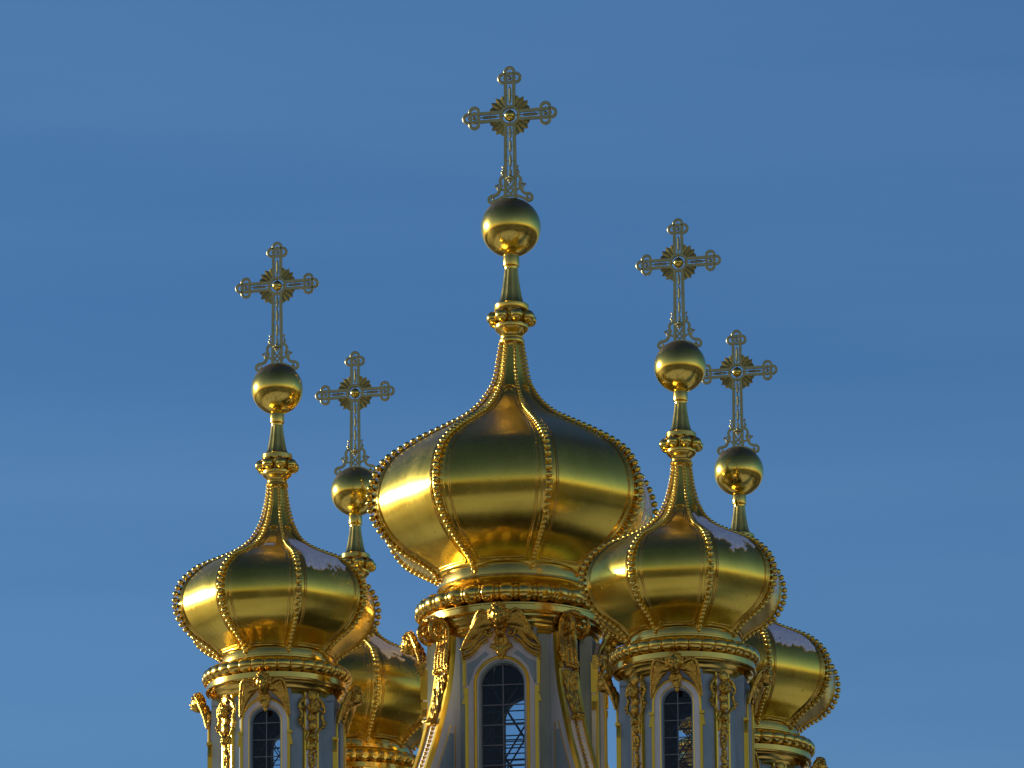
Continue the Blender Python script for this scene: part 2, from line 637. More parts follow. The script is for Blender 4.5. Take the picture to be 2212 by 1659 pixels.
    for sx in (-1, 1):
        def mp(lst, n=16):
            return [(sx * p.x, p.y) for p in catmull([q(*c) for c in lst], n)]
        t.ribbon(mp(A), 6.2, 4.2)
        t.ribbon(mp(B, 30), 6.4, 5.2)
        t.ribbon(mp(H, 6), 3.5, 3.8)
        t.ribbon(mp(I, 6), 4.0, 3.6)
        lp = mp(Lf, 8)
        t.tube([(p[0], -1.0, p[1]) for p in lp], [2.4, 2.8, 2.8, 2.6, 2.4, 2.2, 2.4, 2.6, 1.8], 8)
        for (kx, ky, kr) in ((1032, 890, 3.6), (1020, 830, 2.4), (1012, 765, 2.8), (1030, 745, 1.8), (1240, 1500, 3.4), (1020, 935, 2.2)):
            p = q(kx, ky)
            t.ell((sx * p[0], -0.5, p[1]), kr, None, 10, 8)
        t.ribbon(mp([(900, 1170), (880, 1215), (850, 1240)], 6), 4.0, 3.4)
        t.ribbon(mp([(900, 1180), (925, 1130), (950, 1100)], 6), 4.0, 3.4)
    p = q(850, 1310)
    t.annulus((p[0], 0, p[1]), 7.2, 3.2, 3.9, 20)
    t.ribbon([q(850, 1370), q(850, 1430)], 3, 3)
    arc = [q(x, y) for x, y in ((430, 1600), (520, 1530), (620, 1472), (730, 1437), (850, 1424), (970, 1437), (1080, 1472), (1180, 1530), (1270, 1600))]
    t.ribbon([(v.x, v.y) for v in catmull(arc, 24)], 5.5, 4.0)
    # gilded leaf boss
    for (bx, by, br) in ((850, 1000, 4.6), (800, 1020, 3.6), (905, 1020, 3.6), (770, 1030, 2.6), (930, 1030, 2.6), (830, 1080, 3.8), (880, 1080, 3.8), (850, 1130, 2.8)):
        pp = q(bx, by)
        t.ell((pp[0], -3.5, pp[1]), (br, br * 0.8, br * 1.1), None, 10, 8)
    t.build('scroll_foot', 'cross', cr, 30)
    return cr


M['carvedplate'] = gold('gilded_rays', (0.36, 0.29, 0.09), (0.50, 0.41, 0.13), 0.34, 0.46, 6, (1, 1, 1), 0.15, 20, 0.002, 0.3)


def make_upper(T):
    sp, cv = T.sp, T.cv
    # orb
    yo, ro = sp['orb']
    b = MB()
    r, z = T.P(ro, yo)
    b.ell((0, 0, z), r, None, 72, 48)
    b.build('orb', 'orb', T.root, 80)
    # finial below the orb
    fy, fr = sp['fin'], sp['fr']
    pr = [(12, 546), (17.6, 552), (17.9, 553), (17.9, 574), (17.4, 576), (15.3, 576.4), (14.8, 578), (14.8, 584)]
    fl = [(14.9, 584.5), (15.1, 588), (16.3, 600), (17.6, 609), (19, 618), (20.6, 628), (22.2, 637), (24, 645), (26.4, 652), (29, 656.5)]
    lo = [(31, 657.5), (36, 659), (37.8, 661), (38, 671), (36.5, 674), (33, 675), (31, 678), (30, 688), (31, 699), (34, 702), (36.6, 703), (37, 709), (36, 713), (33, 717), (29, 720),
          (26.6, 723), (24.6, 726), (23.8, 729), (25.2, 730.5), (25.2, 732), (24.6, 733.5), (27.4, 735.5), (28.2, 738.5), (27.4, 742), (25, 744), (22, 746), (20, 750)]
    b = MB()
    b.lathe(T.prof([(a * fr, fy(y)) for a, y in pr]), 48)

    b.lathe(T.prof([(a * fr, fy(y)) for a, y in fl]), 144, lambda a, z: 1 - 0.085 * (abs(cos(a * 6))) ** 0.7)
    b.lathe(T.prof([(a * fr, fy(y)) for a, y in lo]), 48)
    fin = b.build('finial', 'mould', T.root, 28)
    bb = MB()
    r, z = T.P(41.0 * fr, fy(690))
    br = 14.4 * fr * cv.s(yo)
    for k in range(8):
        bb = MB()
        a = R(22.5 + 45 * k)
        bb.ell((r * sin(a), -r * cos(a), z), br, None, 20, 14)
        bb.build('collar_ball', 'orb', fin, 80)


def dome_r(sp, y):
    return interp(sp['dome'], y)


def make_dome(T):
    sp, cv = T.sp, T.cv
    curve = catmull([(y, r) for y, r in smooth_tab(sp['dome'], 1)], 110)
    bod = []
    for p in curve:
        y, r = p
        bod.append((y, r - interp(sp['br'], y) * 0.86 - 2.2))
    T.body = bod
    nper = 14
    rows = []
    for y, r in bod:
        rm, z = T.P(r, y)
        row = []
        for g in range(8):
            for j in range(nper):
                t = -pi / 8 + (pi / 4) * j / nper
                a = g * pi / 4 + t
                q = rm * rim_scale(t)
                row.append((q * sin(a), -q * cos(a), z))
        rows.append(row)
    b = MB()
    b.grid(rows, True)
    dome = b.build('onion_dome', 'sheet', T.root, 14)
    # panel mouldings
    for g in range(8):
        b = MB()
        for lift, off, rad in ((0.6, 0.0, 1.9), (0.2, 4.2, 1.1)):
            left, right = [], []
            for y, r in bod:
                if y < sp['panel_hi'] - (0 if off == 0 else -8) or y > sp['panel_lo'] - off:
                    continue
                w = 4.2 + 0.055 * r + off
                t = pi / 8 - w / r
                q, z = T.P(r * rim_scale(t) + lift, y)
                left.append((q * sin(-t), -q * cos(t), z))
                right.append((q * sin(t), -q * cos(t), z))
            # round off the lower corners
            yb = sp['panel_lo'] - off
            rb = interp([(a, c) for a, c in bod], yb)
            wb = 4.2 + 0.055 * rb + off
            tb = pi / 8 - wb / rb
            bot = []
            for j in range(13):
                t = -tb * 0.93 + 2 * tb * 0.93 * j / 12
                q, z = T.P(rb * rim_scale(t) + lift, yb + 1.5)
                bot.append((q * sin(t), -q * cos(t), z))
            yt = sp['panel_hi'] + (0 if off == 0 else 8)
            rt = interp([(a, c) for a, c in bod], yt)
            tt = pi / 8 - (4.2 + 0.055 * rt + off) / rt
            top = []
            for j in range(5):
                t = tt - 2 * tt * j / 4
                q, z = T.P(rt * rim_scale(t) + lift, yt - 3 * sin(pi * j / 4))
                top.append((q * sin(t), -q * cos(t), z))
            loop = left + bot + right[::-1] + top[1:-1]
            b.tube(loop, rad * cv.s(1000), 6, True)
        if g == 0:
            first = b.build('panel_moulding', 'mould', dome, 60)
            for k in range(1, 8):
                c = first.copy()
                COL.objects.link(c)
                c.parent = dome
                c.rotation_euler.z = k * pi / 4
            break
    # ribs : raised strip + string of beads, first rib on the corner at +22.5 degrees
    b = MB()
    rows = []
    ca = pi / 8
    er, et = Vector((sin(ca), -cos(ca), 0)), Vector((cos(ca), sin(ca), 0))
    slope = math.tan(pi / 8) * 0.80
    for y, r in bod:
        w = 1.8 + 0.036 * r
        s = cv.s(y)
        z = cv.z(y) - T.zr
        row = []
        for u, lift in ((-w - .5, -2.5), (-w, 1.4), (-w + 1.2, 2.0), (-w + 2.4, 1.4), (-w * .55, 0.9), (0, 1.6), (w * .55, 0.9), (w - 2.4, 1.4), (w - 1.2, 2.0), (w, 1.4), (w + .5, -2.5)):
            v = r - abs(u) * slope + lift
            p = (er * v + et * u) * s
            row.append((p.x, p.y, z))
        rows.append(row)
    b.grid(rows)
    # beads
    pts = catmull([(y, r) for y, r in smooth_tab(sp['dome'], 1)], 900)
    pos3 = []
    for y, r in pts:
        q, z = T.P(r, y)
        pos3.append((er * q + Vector((0, 0, z)), interp(sp['br'], y) * cv.s(y)))
    acc = 0
    last = pos3[0]
    b.ell(last[0], last[1], None, 10, 7)
    for p in pos3[1:]:
        if (p[0] - last[0]).length >= (p[1] + last[1]) * 1.11:
            b.ell(p[0], p[1], None, 12, 9)
            last = p
    rib = b.build('beaded_rib', 'bead', dome, 50, recalc=False)
    for k in range(1, 8):
        c = rib.copy()
        COL.objects.link(c)
        c.parent = dome
        c.rotation_euler.z = k * pi / 4
    return dome


def make_ring(T):
    sp, cv = T.sp, T.cv
    b = MB()
    b.lathe(T.prof(sp['base']), 96)
    b.build('dome_base', 'mould', T.root, 30)
    yc, rc, m, n, dbl = sp['ring']
    s = cv.s(yc)
    z = cv.z(yc) - T.zr
    b = MB()
    per = 18
    rows = []
    for i in range(n * per):
        a = 2 * pi * i / (n * per)
        t = (i % per) / per
        if dbl:
            # long lobe with a pair of fine rings in the groove
            if t < 0.72:
                k = 0.70 + 0.30 * (sin(pi * t / 0.72)) ** 0.32
            else:
                u = (t - 0.72) / 0.28
                k = 0.72 + 0.17 * abs(sin(2 * pi * u)) ** 0.8
        else:
            k = 0.62 + 0.38 * (sin(pi * (t * 0.999 + 0.0005))) ** 0.30
        row = []
        for j in range(16):
            p = 2 * pi * j / 16
            q = (rc + m * k * cos(p) * 0.95) * s
            row.append((q * sin(a), -q * cos(a), z + m * k * sin(p) * s * 1.04))
        rows.append(row)
    rows.append(rows[0])
    b.grid(rows, True)
    b.build('gadroon_ring', 'mould', T.root, 50)
    b = MB()
    b.lathe(T.prof(sp['corn']), 96)
    b.build('cornice', 'mould', T.root, 25)


def arch_pts(w, v_spring, v_sill, n=20):
    """outline of an arched opening from the lower left over the arch to the lower right, plane units"""
    pts = [(-w, v_sill), (-w, v_sill * 0.5 + v_spring * 0.5)]
    for i in range(n + 1):
        a = pi - pi * i / n
        pts.append((w * cos(a), v_spring + w * sin(a)))
    pts += [(w, v_sill * 0.5 + v_spring * 0.5), (w, v_sill)]
    return pts


def plate(b, inner, outer, y0, y1):
    """plate with a hole: inner and outer outlines with matching points, between depths y0 (front) and y1"""
    I0 = [(x, y0, z) for x, z in inner]
    O0 = [(x, y0, z) for x, z in outer]
    I1 = [(x, y1, z) for x, z in inner]
    O1 = [(x, y1, z) for x, z in outer]
    b.grid([I1, I0, O0, O1, I1])


def make_drum(T):
    sp, cv = T.sp, T.cv
    big = sp is BIG
    y0, y1 = sp['drum_top'], sp['base_y']
    yr = sp['spring']
    s = cv.s(yr)
    zf = lambda y: (cv.z(y) - cv.z(yr)) / s          # plane units relative to the springing line
    ztop, zbot = zf(y0), -(cv.z(yr) - T.zr) / s
    r, pd, hw, wl = sp['drum_r'], sp['plate'], sp['plate_hw'], sp['wall']
    F0 = T.frame(0, 0, yr)
    a0 = math.asin((hw - 1.0) / r)
    ow = sp['ow']
    sill = zf(sp['sill'])
    # shell (painted outside) with four window plates
    b = MB()
    b.M = F0
    for k in range(4):
        n = 12
        A = [k * pi / 2 + a0 + (pi / 2 - 2 * a0) * i / n for i in range(n + 1)]
        rows = []
        for rr, zz in ((r - wl, zbot), (r, zbot), (r, ztop), (r - wl, ztop), (r - wl, zbot)):
            rows.append([(rr * sin(a), -rr * cos(a), zz) for a in A])
        b.grid(rows)
    drum = b.build('drum', 'blue', T.root, 30)
    # inner lining, ceiling: thin skin inside the shell, interior shade put into its colour
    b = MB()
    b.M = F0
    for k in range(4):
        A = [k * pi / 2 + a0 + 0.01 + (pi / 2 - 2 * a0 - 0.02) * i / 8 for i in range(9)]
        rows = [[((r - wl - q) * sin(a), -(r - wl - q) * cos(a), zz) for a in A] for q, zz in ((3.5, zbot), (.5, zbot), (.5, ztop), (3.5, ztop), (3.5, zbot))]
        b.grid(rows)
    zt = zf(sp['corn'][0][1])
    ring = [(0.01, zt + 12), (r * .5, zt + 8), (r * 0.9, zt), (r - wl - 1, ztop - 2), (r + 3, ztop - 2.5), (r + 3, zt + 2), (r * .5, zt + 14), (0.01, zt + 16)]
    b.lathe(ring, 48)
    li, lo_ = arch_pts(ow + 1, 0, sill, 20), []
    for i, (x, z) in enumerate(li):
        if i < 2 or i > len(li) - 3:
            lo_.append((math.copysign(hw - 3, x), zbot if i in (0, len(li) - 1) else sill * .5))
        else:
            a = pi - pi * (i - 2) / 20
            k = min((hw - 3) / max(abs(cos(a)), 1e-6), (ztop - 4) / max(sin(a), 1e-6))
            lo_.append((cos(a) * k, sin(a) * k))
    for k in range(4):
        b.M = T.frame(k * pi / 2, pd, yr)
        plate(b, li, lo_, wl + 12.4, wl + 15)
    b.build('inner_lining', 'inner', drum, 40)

    # the window
    fr = MB()
    fr.M = T.frame(0, pd, yr)
    n = 20
    inner = arch_pts(ow, 0, sill, n)
    outer = []
    for i, (x, z) in enumerate(inner):
        if i == 0:
            outer.append((-hw, zbot))
        elif i == 1:
            outer.append((-hw, sill * .5))
        elif i == len(inner) - 1:
            outer.append((hw, zbot))
        elif i == len(inner) - 2:
            outer.append((hw, sill * .5))
        else:
            a = pi - pi * (i - 2) / n
            sx, sz = cos(a), sin(a)
            k = min(hw / max(abs(sx), 1e-6), (ztop - 1) / max(sz, 1e-6))
            outer.append((sx * k, sz * k))
    # corners of the plate
    plate(fr, inner, outer, 0, wl + 12)
    # fill to the square corners
    for sx in (-1, 1):
        fr.box((sx * (hw - 3), 9, ztop * 0.5 - 0.5), (2.99, 8.4, ztop * 0.5 - 1.0))
    # sill
    fr.box((0, (wl + 8) / 2 - 1, (sill + zbot) / 2), (ow + 1, (wl + 8) / 2, (sill - zbot) / 2))
    win = fr.build('window', 'blue', T.root, 30)

    # white surround
    w = MB()
    w.M = T.frame(0, pd, yr)
    kz = cv.kz(yr)
    if big:
        def q(x, y):       # from the survey of the window face
            return ((x - 982) * 0.2838, ((1000 - y) * 0.2838) / 0.966)
        ou = [(690, 1659 + 900), (702, 1400), (702, 1120), (702, 1085), (692, 1080), (692, 930), (692, 785), (720, 770), (775, 745), (830, 705), (880, 655), (930, 610), (982, 590)]
        ou = [q(*p) for p in ou]
        ou[0] = (-80, sill - 15)
        out = ou + [(-x, z) for x, z in ou[-2::-1]]
        inn = []
        m = len(out)
        # matching inner outline
        ia = arch_pts(ow + 11, 0, sill - 15, 18)
        # resample both by parameter
        def resamp(P, n):
            L = [0]
            for a, c in zip(P, P[1:]):
                L.append(L[-1] + math.hypot(a[0] - c[0], a[1] - c[1]))
            res = []
            for k in range(n + 1):
                d = L[-1] * k / n
                j = 0
                while j < len(L) - 2 and L[j + 1] < d:
                    j += 1
                t = (d - L[j]) / max(1e-9, L[j + 1] - L[j])
                res.append((P[j][0] * (1 - t) + P[j + 1][0] * t, P[j][1] * (1 - t) + P[j + 1][1] * t))
            return res
        # radial matching: project the inner points outwards onto the outer outline
        def hit(x, z):
            best = None
            ox, oz = 0.0, min(z, 20.0)
            dx, dz = x - ox, z - oz
            for a, c in zip(out, out[1:]):
                ex, ez = c[0] - a[0], c[1] - a[1]
                den = dx * ez - dz * ex
                if abs(den) < 1e-9:
                    continue
                t = ((a[0] - ox) * ez - (a[1] - oz) * ex) / den
                u = ((a[0] - ox) * dz - (a[1] - oz) * dx) / den
                if t > 0 and -1e-6 <= u <= 1 + 1e-6:
                    if best is None or t < best:
                        best = t
            return (ox + dx * best, oz + dz * best) if best else (x * 1.2, z)
        ia = arch_pts(ow + 4, 0, sill - 14, 40)
        ii = [ia[0]] + [(-(ow + 4), sill * f) for f in (0.8, 0.6, 0.45, 0.4, 0.3, 0.2, 0.1)] + ia[2:-2] + [((ow + 4), sill * f) for f in (0.1, 0.2, 0.3, 0.4, 0.45, 0.6, 0.8)] + [ia[-1]]
        oo = [hit(*p) for p in ii]
        plate(w, ii, oo, -7, 1)
        surr = w.build('surround', 'white', win, 30)
        # recessed azure spandrels
        for sx in (-1, 1):
            sp_ = MB()
            sp_.M = T.frame(0, pd, yr)
            tri = [q(726, 1010), q(726, 850), q(790, 820), q(860, 762), q(884, 782), q(830, 820), q(775, 880), q(748, 960)]
            tri = [((p[0]) * -sx, p[1]) for p in tri]
            vs = [(x, -8.2, z) for x, z in tri] + [(x, -6.5, z) for x, z in tri]
            m = len(tri)
            fs = [tuple(range(m)), tuple(range(2 * m - 1, m - 1, -1))] + [(i, (i + 1) % m, m + (i + 1) % m, m + i) for i in range(m)]
            sp_.add(vs, fs)
            sp_.tube([(x, -8.4, z) for x, z in tri], 0.9, 5, True)
            sp_.build('spandrel', 'blue', win, 30)
        g = MB()
        g.M = T.frame(0, pd, yr)
        # gilt roll moulding round the opening
        g.tube([(x, -7.5, z) for x, z in arch_pts(ow + 10, 0, sill - 14, 40)], 3.6, 8)
        for sx in (-1, 1):
            def strip(x0, x1, za, zb, d0=-11, d1=2):
                g.box((sx * (x0 + x1) / 2, (d0 + d1) / 2, (za + zb) / 2), (abs(x1 - x0) / 2, (d1 - d0) / 2, (zb - za) / 2))
            strip(77, 83.5, q(0, 1000)[1] - 5, q(0, 790)[1])
            strip(79.2, 81.2, q(0, 1000)[1] - 3, q(0, 800)[1] - 2, -13, -11.1)
            strip(72, 79, sill - 15, q(0, 1045)[1] + 0.5, -10.5, 2)
            strip(72.4, 82, q(0, 1080)[1], q(0, 1030)[1], -12, 1.5)
            # small drop below the ear
            tri = [(79.3, q(0, 1075)[1]), (79.3, q(0, 1145)[1]), (86, q(0, 1145)[1]), (81, q(0, 1095)[1])]
            vs = [(sx * x, -9.5, z) for x, z in tri] + [(sx * x, 1.0, z) for x, z in tri]
            g.add(vs, [(0, 1, 2, 3), (7, 6, 5, 4), (0, 4, 5, 1), (1, 5, 6, 2), (2, 6, 7, 3), (3, 7, 4, 0)])
        g.build('gilt_moulding', 'paintgold', win, 30)
    else:
        ii = arch_pts(ow + 2.5, 0, sill - 10, 28)
        oo = arch_pts(ow + 17, 0, sill - 10, 28)
        plate(w, ii, oo, -5, 1)
        w.build('surround', 'white', win, 30)
        g = MB()
        g.M = T.frame(0, pd, yr)
        g.tube([(x, -5.2, z) for x, z in arch_pts(ow + 4, 0, sill - 10, 30)], 1.3, 6)
        # gilded outer hood mould stopping on ears
        arc = [(x, -6, z) for x, z in arch_pts(ow + 19, 0, -22, 30)]
        g.tube(arc, 2.6, 8)
        for sx in (-1, 1):
            x = ow + 20
            g.box((sx * x, -3, (-20 + sill) / 2 - 8), (3.0, 5, (-20 - sill) / 2))
            g.box((sx * (x + 2), -4, -24), (5.6, 5.6, 3.2))
            tri = [(x + 3.1, -27.4), (x + 3.1, -52), (x + 9, -52), (x + 5.5, -32)]
            vs = [(sx * a, -7.0, z) for a, z in tri] + [(sx * a, 1.0, z) for a, z in tri]
            g.add(vs, [(0, 1, 2, 3), (7, 6, 5, 4), (0, 4, 5, 1), (1, 5, 6, 2), (2, 6, 7, 3), (3, 7, 4, 0)])
        g.build('gilt_moulding', 'paintgold', win, 30)
    # glazing bars and pane
    dep = wl * 0.7 + 4
    gb = MB()
    gb.M = T.frame(0, pd, yr)
    gb.box((0, dep, (ow + sill) / 2), (1.25 if big else 1.0, 1.5, (ow - sill) / 2))
    step = 44 if big else 37
    z = 1.0
    while z > sill:
        hw_ = ow
        gb.box((0, dep, z), (hw_, 1.3, 1.15 if big else 0.95))
        z -= step
    gb.tube([(x * 0.985, dep, z * 0.985) for x, z in arch_pts(ow, 0, sill, 28)], 1.6, 6)
    gb.build('glazing_bars', 'bar', win, 30)
    pn = MB()
    pn.M = T.frame(0, pd, yr)
    o = arch_pts(ow + 0.5, 0, sill, 28)
    vs = [(x, dep + 2.2, z) for x, z in o]
    pn.add(vs, [tuple(range(len(vs)))])
    pn.build('pane', 'glass', win, 30)
    # iron bracing behind the glass
    br = MB()
    br.M = T.frame(0, pd, yr)
    d2 = dep + 14
    rr = 2.0 if big else 1.4
    H = 150 if big else 95
    z = 30 if big else 15
    while z > sill - 40:
        br.tube([(-ow * .98, d2, z), (ow * .98, d2, z - H)], rr, 6)
        br.tube([(ow * .98, d2 + 4, z), (-ow * .98, d2 + 4, z - H)], rr, 6)
        z -= H * 0.75
    z = -52 if big else -30
    while z > sill:
        br.tube([(-ow, d2 + 8, z), (ow, d2 + 8, z)], rr * .75, 6)
        z -= 27 if big else 19
    br.build('brace', 'iron', win, 30)
    for k in range(1, 4):
        spin(win, k * pi / 2)


def rot2(deg):
    return Matrix.Rotation(R(-deg), 4, 'Y')


def feather(b, x0, z0, x1, z1, w, y, t=2.2):
    """one carved feather as a flattened ellipsoid from root to tip"""
    d = Vector((x1 - x0, 0, z1 - z0))
    L = d.length
    ang = math.atan2(d.z, d.x)
    b.ell(((x0 + x1) / 2, y, (z0 + z1) / 2), (L / 2, t, w), Matrix.Rotation(-ang, 4, 'Y'), 10, 8)


def spiral(cx, cz, r0, r1, a0, a1, n=26):
    return [(cx + (r0 + (r1 - r0) * i / n) * cos(R(a0 + (a1 - a0) * i / n)), cz + (r0 + (r1 - r0) * i / n) * sin(R(a0 + (a1 - a0) * i / n))) for i in range(n + 1)]


def head(b, cx, cy, cz, w, h, curls=True):
    """cherub's head, face looking towards -y and slightly down"""
    b.ell((cx, cy, cz), (w * .92, w * 1.0, h), None, 18, 12)
    b.ell((cx, cy - w * .28, cz - h * .36), (w * .66, w * .72, h * .58), None, 14, 10)       # jaw
    b.ell((cx, cy - w * .92, cz - h * .60), (w * .22, w * .22, h * .13), None, 10, 6)         # chin
    for sx in (-1, 1):
        b.ell((cx + sx * w * .38, cy - w * .72, cz - h * .34), (w * .30, w * .28, h * .24), None, 10, 6)   # cheeks
        b.ell((cx + sx * w * .34, cy - w * .88, cz + h * .10), (w * .26, w * .16, h * .07), None, 8, 6)    # brows
        b.ell((cx + sx * w * .33, cy - w * .84, cz - h * .03), (w * .14, w * .10, h * .07), None, 8, 6)    # eyes
        b.ell((cx + sx * w * .92, cy - w * .05, cz - h * .08), (w * .12, w * .22, h * .16), None, 8, 6)    # ears
    b.ell((cx, cy - w * 1.04, cz - h * .16), (w * .12, w * .2, h * .15), None, 8, 6)           # nose
    b.ell((cx, cy - w * .93, cz - h * .40), (w * .24, w * .12, h * .05), None, 8, 6)           # lips
    b.ell((cx, cy - w * .90, cz - h * .47), (w * .17, w * .12, h * .045), None, 8, 6)
    if curls:
        rr = random.Random(3)
        for i in range(34):
            a = rr.uniform(-1.2, 1.2) * pi / 2 * 1.25
            e = rr.uniform(0.25, 1.45)
            px = sin(a) * cos(e)
            py = -cos(a) * cos(e)
            pz = sin(e)
            if pz < 0.45 and abs(px) < 0.55:
                continue
            b.ell((cx + px * w * 1.0, cy + py * w * 1.0, cz + pz * h * .98), w * rr.uniform(.16, .26), None, 8, 6)
        for sx in (-1, 1):
            for i in range(5):
                b.ell((cx + sx * w * 1.03, cy + w * rr.uniform(-.25, .2), cz + h * (.35 - i * .17)), w * .22, None, 8, 6)


def feather3(b, p0, p1, w, t):
    """feather between two points in space, broad side facing out"""
    p0, p1 = Vector(p0), Vector(p1)
    d = p1 - p0
    x = d.normalized()
    y = Vector((0, 1, 0))
    y = (y - x * y.dot(x)).normalized()
    z = x.cross(y)
    m = Matrix((x, y, z)).transposed().to_4x4()
    b.ell((p0 + p1) / 2, (d.length / 2, t, w), m, 10, 8)


def wing(b, sx, pts_in, pts_out, n, w, t):
    """fan of feathers: roots along pts_in, tips along pts_out"""
    a = catmull(pts_in, n - 1)
    c = catmull(pts_out, n - 1)
    for p, q in zip(a, c):
        feather3(b, (sx * p.x, p.y, p.z), (sx * q.x, q.y, q.z), w, t)


def make_cherub_big(T):
    sp, cv = T.sp, T.cv
    b = MB()
    b.M = T.frame(0, sp['plate'] + 8, 1382)
    head(b, 0, -40, 1, 18.5, 25)
    b.ell((0, -26, -18), (12, 14, 12), None, 12, 8)
    b.ell((0, -14, -28), (14, 10, 12), None, 12, 8)
    for sx in (-1, 1):
        # shoulder, long feathers, coverts and the leading edge
        b.ell((sx * 20, -22, -10), (12, 10, 10), rot2(sx * 30), 12, 8)
        wing(b, sx, [(14, -26, -14), (24, -28, -4), (36, -30, 8)], [(36, -10, -31), (60, -7, -45), (87, -5, -64)], 9, 5.2, 3.2)
        wing(b, sx, [(16, -31, -8), (26, -34, 2), (37, -34, 10)], [(31, -20, -20), (46, -20, -24), (62, -18, -28)], 8, 4.4, 3.2)
        lead = catmull([(18, -30, -2), (27, -35, 8), (37, -36, 13), (46, -31, 8), (56, -22, -10), (68, -13, -34), (86, -6, -66)], 20)
        b.tube([(sx * p.x, p.y, p.z) for p in lead], [3.6] * 6 + [3.8] * 6 + [3.0] * 9, 8)
    w = b.sculpt('winged_cherub', 'carved', T.root, 0.8 * cv.s(1376), 0.3 * cv.s(1376), 60)
    # scrolled pediment under the cherub
    b = MB()
    b.M = T.frame(0, sp['plate'] + 8, 1376)
    for sx in (-1, 1):
        for off, rad, y in ((0, 3.8, -14), (6.0, 3.2, -11), (11.5, 3.6, -9), (17.5, 3.0, -6)):
            path = spiral(22, -39, 3.0, 12.5 - off * 0.25, -200, 90, 26) if off < 7 else []
            tail = catmull([(21 + off * .25, -26.5 - off * .6), (33, -29.5 - off * 1.0), (46, -42.5 - off * 1.0), (57, -56 - off), (69, -66 - off), (84, -72 - off)], 18)
            if off >= 7:
                tail = catmull([(31 - (off - 7) * .4, -42 - (off - 7)), (44, -52 - (off - 7) * 1.0), (56, -66 - (off - 7)), (69, -76 - (off - 7)), (84, -83 - (off - 7) * .8)], 18)
            pts = [(sx * x, y, z) for x, z in path] + [(sx * p.x, y, p.y) for p in tail]
            rr_ = [rad * (0.75 + 0.25 * min(1, i / 14)) for i in range(len(pts))]
            b.tube(pts, rr_, 8)
        b.box((sx * 82.5, 0, -83), (3.0, 6.5, 14.5))
        b.ell((sx * 22, -14, -39), 4.5, None, 10, 8)
    b.build('scroll_pediment', 'carved', w, 50)
    # cartouche
    b = MB()
    b.M = T.frame(0, sp['plate'] + 8, 1376)
    b.ell((1, -5, -56), (16, 6, 15), None, 14, 10)
    b.ell((1, -4, -70), (19, 6, 9), None, 14, 10)
    b.ell((1, -4, -80), (11, 5, 9), None, 12, 8)
    b.ell((1, -4, -89), (5, 4, 8), None, 10, 8)
    for sx in (-1, 1):
        for i in range(4):
            b.ell((1 + sx * (5 + 5 * i), -8, -66 - 3 * (3 - i)), (3.2, 3, 7), rot2(sx * (15 + 12 * i)), 8, 6)
        b.ell((1 + sx * 20, -6, -64), 4, None, 8, 6)
        b.tube([(sx * 3, -9, -34), (sx * 8, -10, -44), (sx * 16, -8, -54)], [2, 3, 2], 6)
    b.ell((1, -11, -55), (6, 3, 8), None, 10, 8)
    b.sculpt('cartouche', 'carved', w, 0.8 * cv.s(1376), 0.3 * cv.s(1376), 60)
    for k in range(1, 4):
        spin(w, k * pi / 2)


def make_cherub_small(T):
    sp, cv = T.sp, T.cv
    b = MB()
    b.M = T.frame(0, sp['plate'] + 4, 1513)
    head(b, 0, -34, 1, 16.5, 21)
    b.ell((0, -22, -14), (12, 13, 11), None, 12, 8)
    b.ell((0, -12, -26), (14, 9, 11), None, 12, 8)
    b.ell((2, -9, -40), (9, 6, 11), None, 12, 8)
    b.ell((2, -7, -52), (5, 4, 7), None, 10, 8)
    for sx in (-1, 1):
        b.tube([(sx * 4, -20, -20), (sx * 13, -14, -28), (sx * 6, -13, -42)], [2, 3.5, 1.5], 6)
        b.ell((sx * 19, -22, -8), (13, 9, 9), rot2(-sx * 15), 12, 8)
        wing(b, sx, [(14, -24, -12), (24, -28, -4), (36, -30, 2)], [(34, -9, -24), (44, -6, -46), (51, -4, -68)], 8, 5.2, 3.6)
        wing(b, sx, [(16, -29, -8), (26, -33, -1), (37, -33, 4)], [(28, -19, -18), (38, -18, -26), (46, -16, -36)], 7, 4.0, 3.2)
        lead = catmull([(16, -28, -2), (26, -34, 4), (37, -35, 7), (46, -30, 1), (50, -21, -18), (52, -12, -42), (53, -5, -69)], 20)
        b.tube([(sx * p.x, p.y, p.z) for p in lead], 3.3, 8)
    w = b.sculpt('winged_cherub', 'carved', T.root, 0.8 * cv.s(1505), 0.3 * cv.s(1505), 60)
    # leaf spray that juts out above the head of the window
    for k in range(1, 4):
        spin(w, k * pi / 2)


